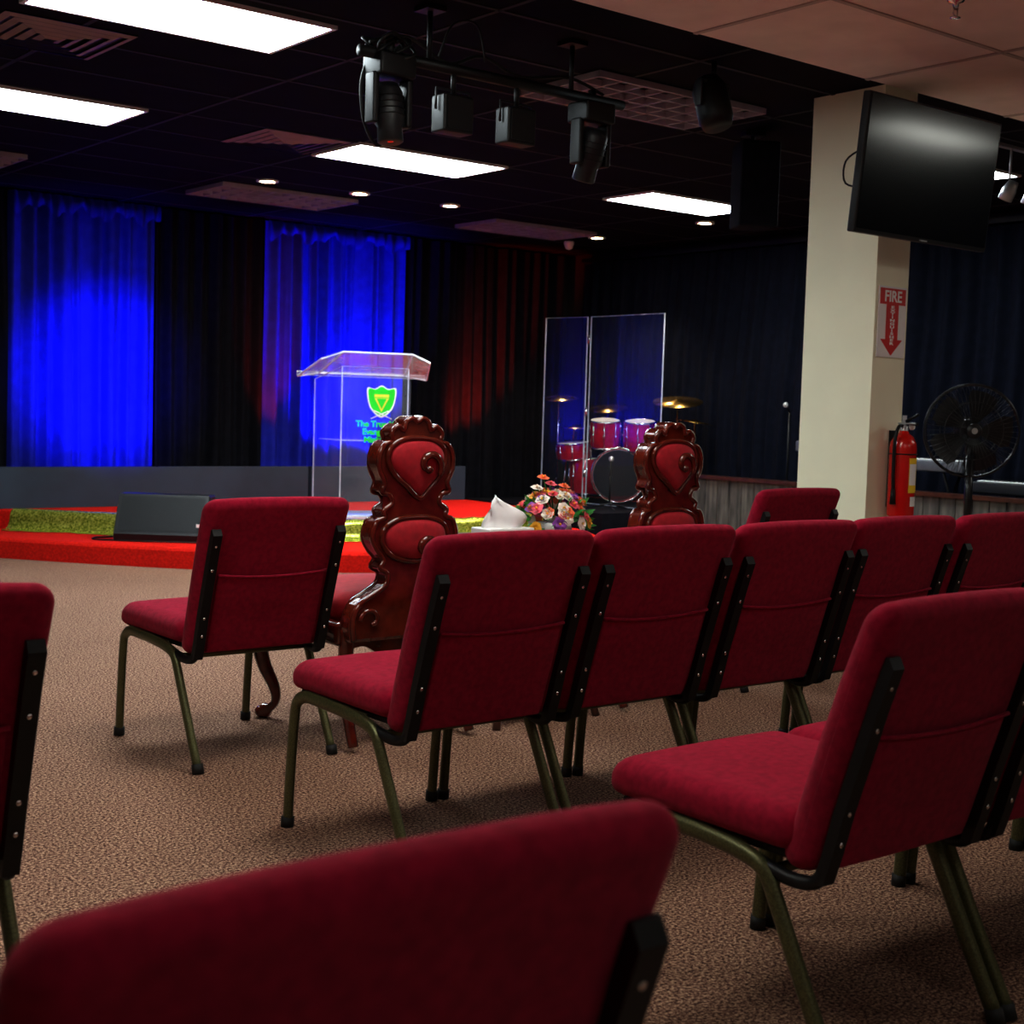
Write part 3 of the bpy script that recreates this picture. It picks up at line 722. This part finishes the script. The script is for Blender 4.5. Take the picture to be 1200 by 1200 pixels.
# ------------------------------------------------------------ light rig
b=B()
b.tube([(3.15,0,2.66),(4.62,0,2.66)],.025,M_blackmetal,10)
for x in (3.5,4.3): b.tube([(x,0,2.66),(x,0,CEIL)],.012,M_blackmetal,8); b.box((x-.05,-.05,CEIL-.02),(x+.05,.05,CEIL-.001),M_blackmetal)
b.tube(cat([(3.2,0,2.70),(3.4,.02,2.76),(3.6,0,2.68),(3.8,.03,2.75),(4.0,0,2.69),(4.3,.02,2.74),(4.5,0,2.69)],5),.008,M_cable,6)
b.tube(cat([(3.55,0,2.70),(3.62,.0,2.85),(3.75,.0,2.87),(3.8,0,2.72)],5),.005,M_cable,6)
def head(x,z,tilt,s=1.):
    M0=T(x,0,z)
    b.rbox((0,0,-.045*s),(.085*s,.07*s,.045*s),.012,M_blackmetal,2,1,M=M0)
    b.tube([(0,0,.0),(0,0,.06)],.02,M_blackmetal,8,M=M0)
    for sx in (-1,1): b.rbox((sx*.080*s,0,-.175*s),(.014*s,.035*s,.10*s),.01,M_blackmetal,2,1,M=M0)
    MH=M0@T(0,0,-.22*s)@RX(tilt)
    b.lathe([(0,.11*s),(.045*s,.11*s),(.06*s,.08*s),(.062*s,-.04*s),(.05*s,-.06*s),(.052*s,-.12*s),(.045*s,-.125*s),(.0,-.118*s)],M_black,20,MH)
    b.lathe([(0,-.12*s),(.042*s,-.12*s)],M_lens,20,MH)
    for k_ in range(4): b.tube([(.064*s*math.cos(a),.064*s*math.sin(a),-.02*s+k_*.025*s) for a in [2*PI*i/20 for i in range(20)]],.003,M_blackmetal,4,closed=True,M=MH)
head(3.30,2.66,-.15,1.05); head(4.43,2.64,.35,1.05)
for x in (3.63,3.98):
    b.tube([(x,0,2.66),(x,0,2.55)],.012,M_blackmetal,8)
    b.rbox((x,0,2.465),(.08,.05,.08),.01,M_blackmetal,2,1); b.box((x-.065,-.056,2.40),(x+.065,-.05,2.53),M_blackmetal)
    b.tube([(x-.09,0,2.48),(x-.09,0,2.57),(x+.09,0,2.57),(x+.09,0,2.48)],.006,M_blackmetal,6)
for i in range(5): b.tube([(3.30+.085*math.cos(a),.03*i-.05+.03*math.sin(a*2),2.69+.05*math.sin(a+i)) for a in [2*PI*j/16 for j in range(16)]],.008,M_cable,6,closed=True)
b.tube(cat([(3.25,.05,2.70),(3.2,.06,2.55),(3.22,.06,2.38),(3.30,.07,2.30),(3.38,.06,2.42),(3.36,.05,2.62)],5),.007,M_cable,6)
b.obj('stage_light_rig',(0,5.06,0))
b=B(); b.tube([(0,0,CEIL),(0,0,2.82)],.014,M_blackmetal,8); b.rbox((0,0,2.80),(.10,.02,.01),.006,M_black,2,1)
for sx in (-1,1): b.rbox((sx*.095,0,2.74),(.008,.02,.06),.004,M_black,2,1)
b.lathe([(0,.13),(.06,.13),(.085,.08),(.085,-.08),(.07,-.12),(0,-.115)],M_blackmetal,20,T(0,0,2.70)@RX(-.35))
b.obj('par_can_light',(5.03,4.86,0))
b=B(); b.rbox((0,0,0),(.12,.12,.25),.015,M_blackrough,2,1,fn=lambda x,y,z:(x*(1-.12*(y>0)),y,z)); b.box((-.10,-.128,-.23),(.10,-.121,.23),M_blackrough)
b.tube([(0,.05,.25),(0,.05,.33)],.015,M_blackmetal,8); b.box((-.06,0,.30),(.06,.10,.328),M_blackmetal)
b.obj('hanging_loudspeaker',(6.38,5.80,CEIL-.33),-.5)
b=B(); b.lathe([(.05,0),(.05,-.03),(.045,-.04),(.035,-.07),(0,-.085)],M_white,20); b.obj('dome_security_camera',(9.3,10.9,CEIL))
b=B(); b.lathe([(.035,0),(.03,-.008),(.012,-.012),(.012,-.035)],M_chrome,16); b.tube([(-.012,0,-.03),(-.014,0,-.055),(0,0,-.065)],.003,M_chrome,6); b.tube([(.012,0,-.03),(.014,0,-.055),(0,0,-.065)],.003,M_chrome,6)
b.lathe([(0,-.065),(.02,-.066),(.022,-.070),(0,-.072)],M_chrome,14); b.obj('fire_sprinkler',(4.98,3.48,CEIL))
b=B()
for x in (0,.25,.5):
    b.tube([(x,0,0),(x,0,-.22)],.008,M_silver,6); b.lathe([(0,.06),(.03,.06),(.045,0),(.045,-.06),(0,-.055)],M_silver,16,T(x,0,-.27)@RX(.5))
b.box((-.1,-.02,-.02),(.6,.02,-.001),M_silver); b.obj('track_spotlight',(7.55,5.0,CEIL))

# ------------------------------------------------------------ lights
def spot(name,loc,tgt,col,W,size,blend=1.,soft=.05):
    l=bpy.data.lights.new(name,'SPOT'); l.energy=W; l.color=col; l.spot_size=math.radians(size); l.spot_blend=blend; l.shadow_soft_size=soft
    o=bpy.data.objects.new(name,l); o.location=loc; o.rotation_euler=(Vector(tgt)-Vector(loc)).to_track_quat('-Z','Y').to_euler(); bpy.context.collection.objects.link(o)
def parlight(x,y,tx,ty,tz,col,W,size):
    b=B(); d=(Vector((tx,ty,tz))-Vector((x,y,.42))).normalized(); q=d.to_track_quat('Z','Y').to_matrix().to_4x4()
    b.lathe([(0,-.06),(.04,-.06),(.055,-.03),(.055,.05),(.05,.05),(.05,.03),(0,.03)],M_black,18,T(0,0,.12)@q)
    b.box((-.06,-.05,0),(.06,.05,.012),M_blackmetal)
    for sx in (-1,1): b.box((sx*.062-.004,-.012,0),(sx*.062+.004,.012,.13),M_blackmetal)
    b.obj('led_par_uplight',(x,y,.301))
    p=Vector((x,y,.421))+d*.065
    spot('uplight_beam',p,(tx,ty,tz),col,W,size,1.,.03)
BL=(.004,.012,1.0)
spot('blue_stage_beam',(3.2,5.6,2.3),(4.80,11.7,1.35),BL,3600,18)
parlight(4.62,11.36,4.60,11.72,1.35,BL,105,76); parlight(4.97,11.36,4.99,11.72,1.35,BL,105,76)
parlight(7.04,11.36,7.04,11.72,1.40,BL,280,74); parlight(7.40,11.36,7.40,11.72,1.40,BL,280,74)
parlight(6.36,11.36,6.42,11.70,1.3,(1,.02,.01),230,34)
parlight(8.25,11.36,8.78,11.72,1.4,(1,.03,.01),370,42)
w=bpy.data.worlds.new('w'); sc.world=w; w.use_nodes=True; w.node_tree.nodes['Background'].inputs[0].default_value=(.02,.02,.025,1)

# ------------------------------------------------------------ camera
f=1650.;yaw=math.radians(51.5);pitch=math.atan(120/f);r=math.radians(1.7)
Z=Vector((0,0,1)); F=Vector((math.cos(yaw),math.sin(yaw),0)); Rr=Vector((math.sin(yaw),-math.cos(yaw),0))
fw=F*math.cos(pitch)-Z*math.sin(pitch); U=Rr.cross(fw)
cu=U*math.cos(r)-Rr*math.sin(r); cr=Rr*math.cos(r)+U*math.sin(r)
cam=bpy.data.cameras.new('camera'); co=bpy.data.objects.new('camera',cam); bpy.context.collection.objects.link(co)
Mx=Matrix((cr,cu,-fw)).transposed().to_4x4(); Mx.translation=Vector((0,0,H)); co.matrix_world=Mx
cam.sensor_width=24; cam.lens=24*f/1200; cam.clip_start=.05
cam.dof.use_dof=True; cam.dof.focus_distance=4.6; cam.dof.aperture_fstop=4.5
sc.camera=co
sc.view_settings.view_transform='Standard'; sc.view_settings.look='None'; sc.view_settings.exposure=.78; sc.view_settings.gamma=.80
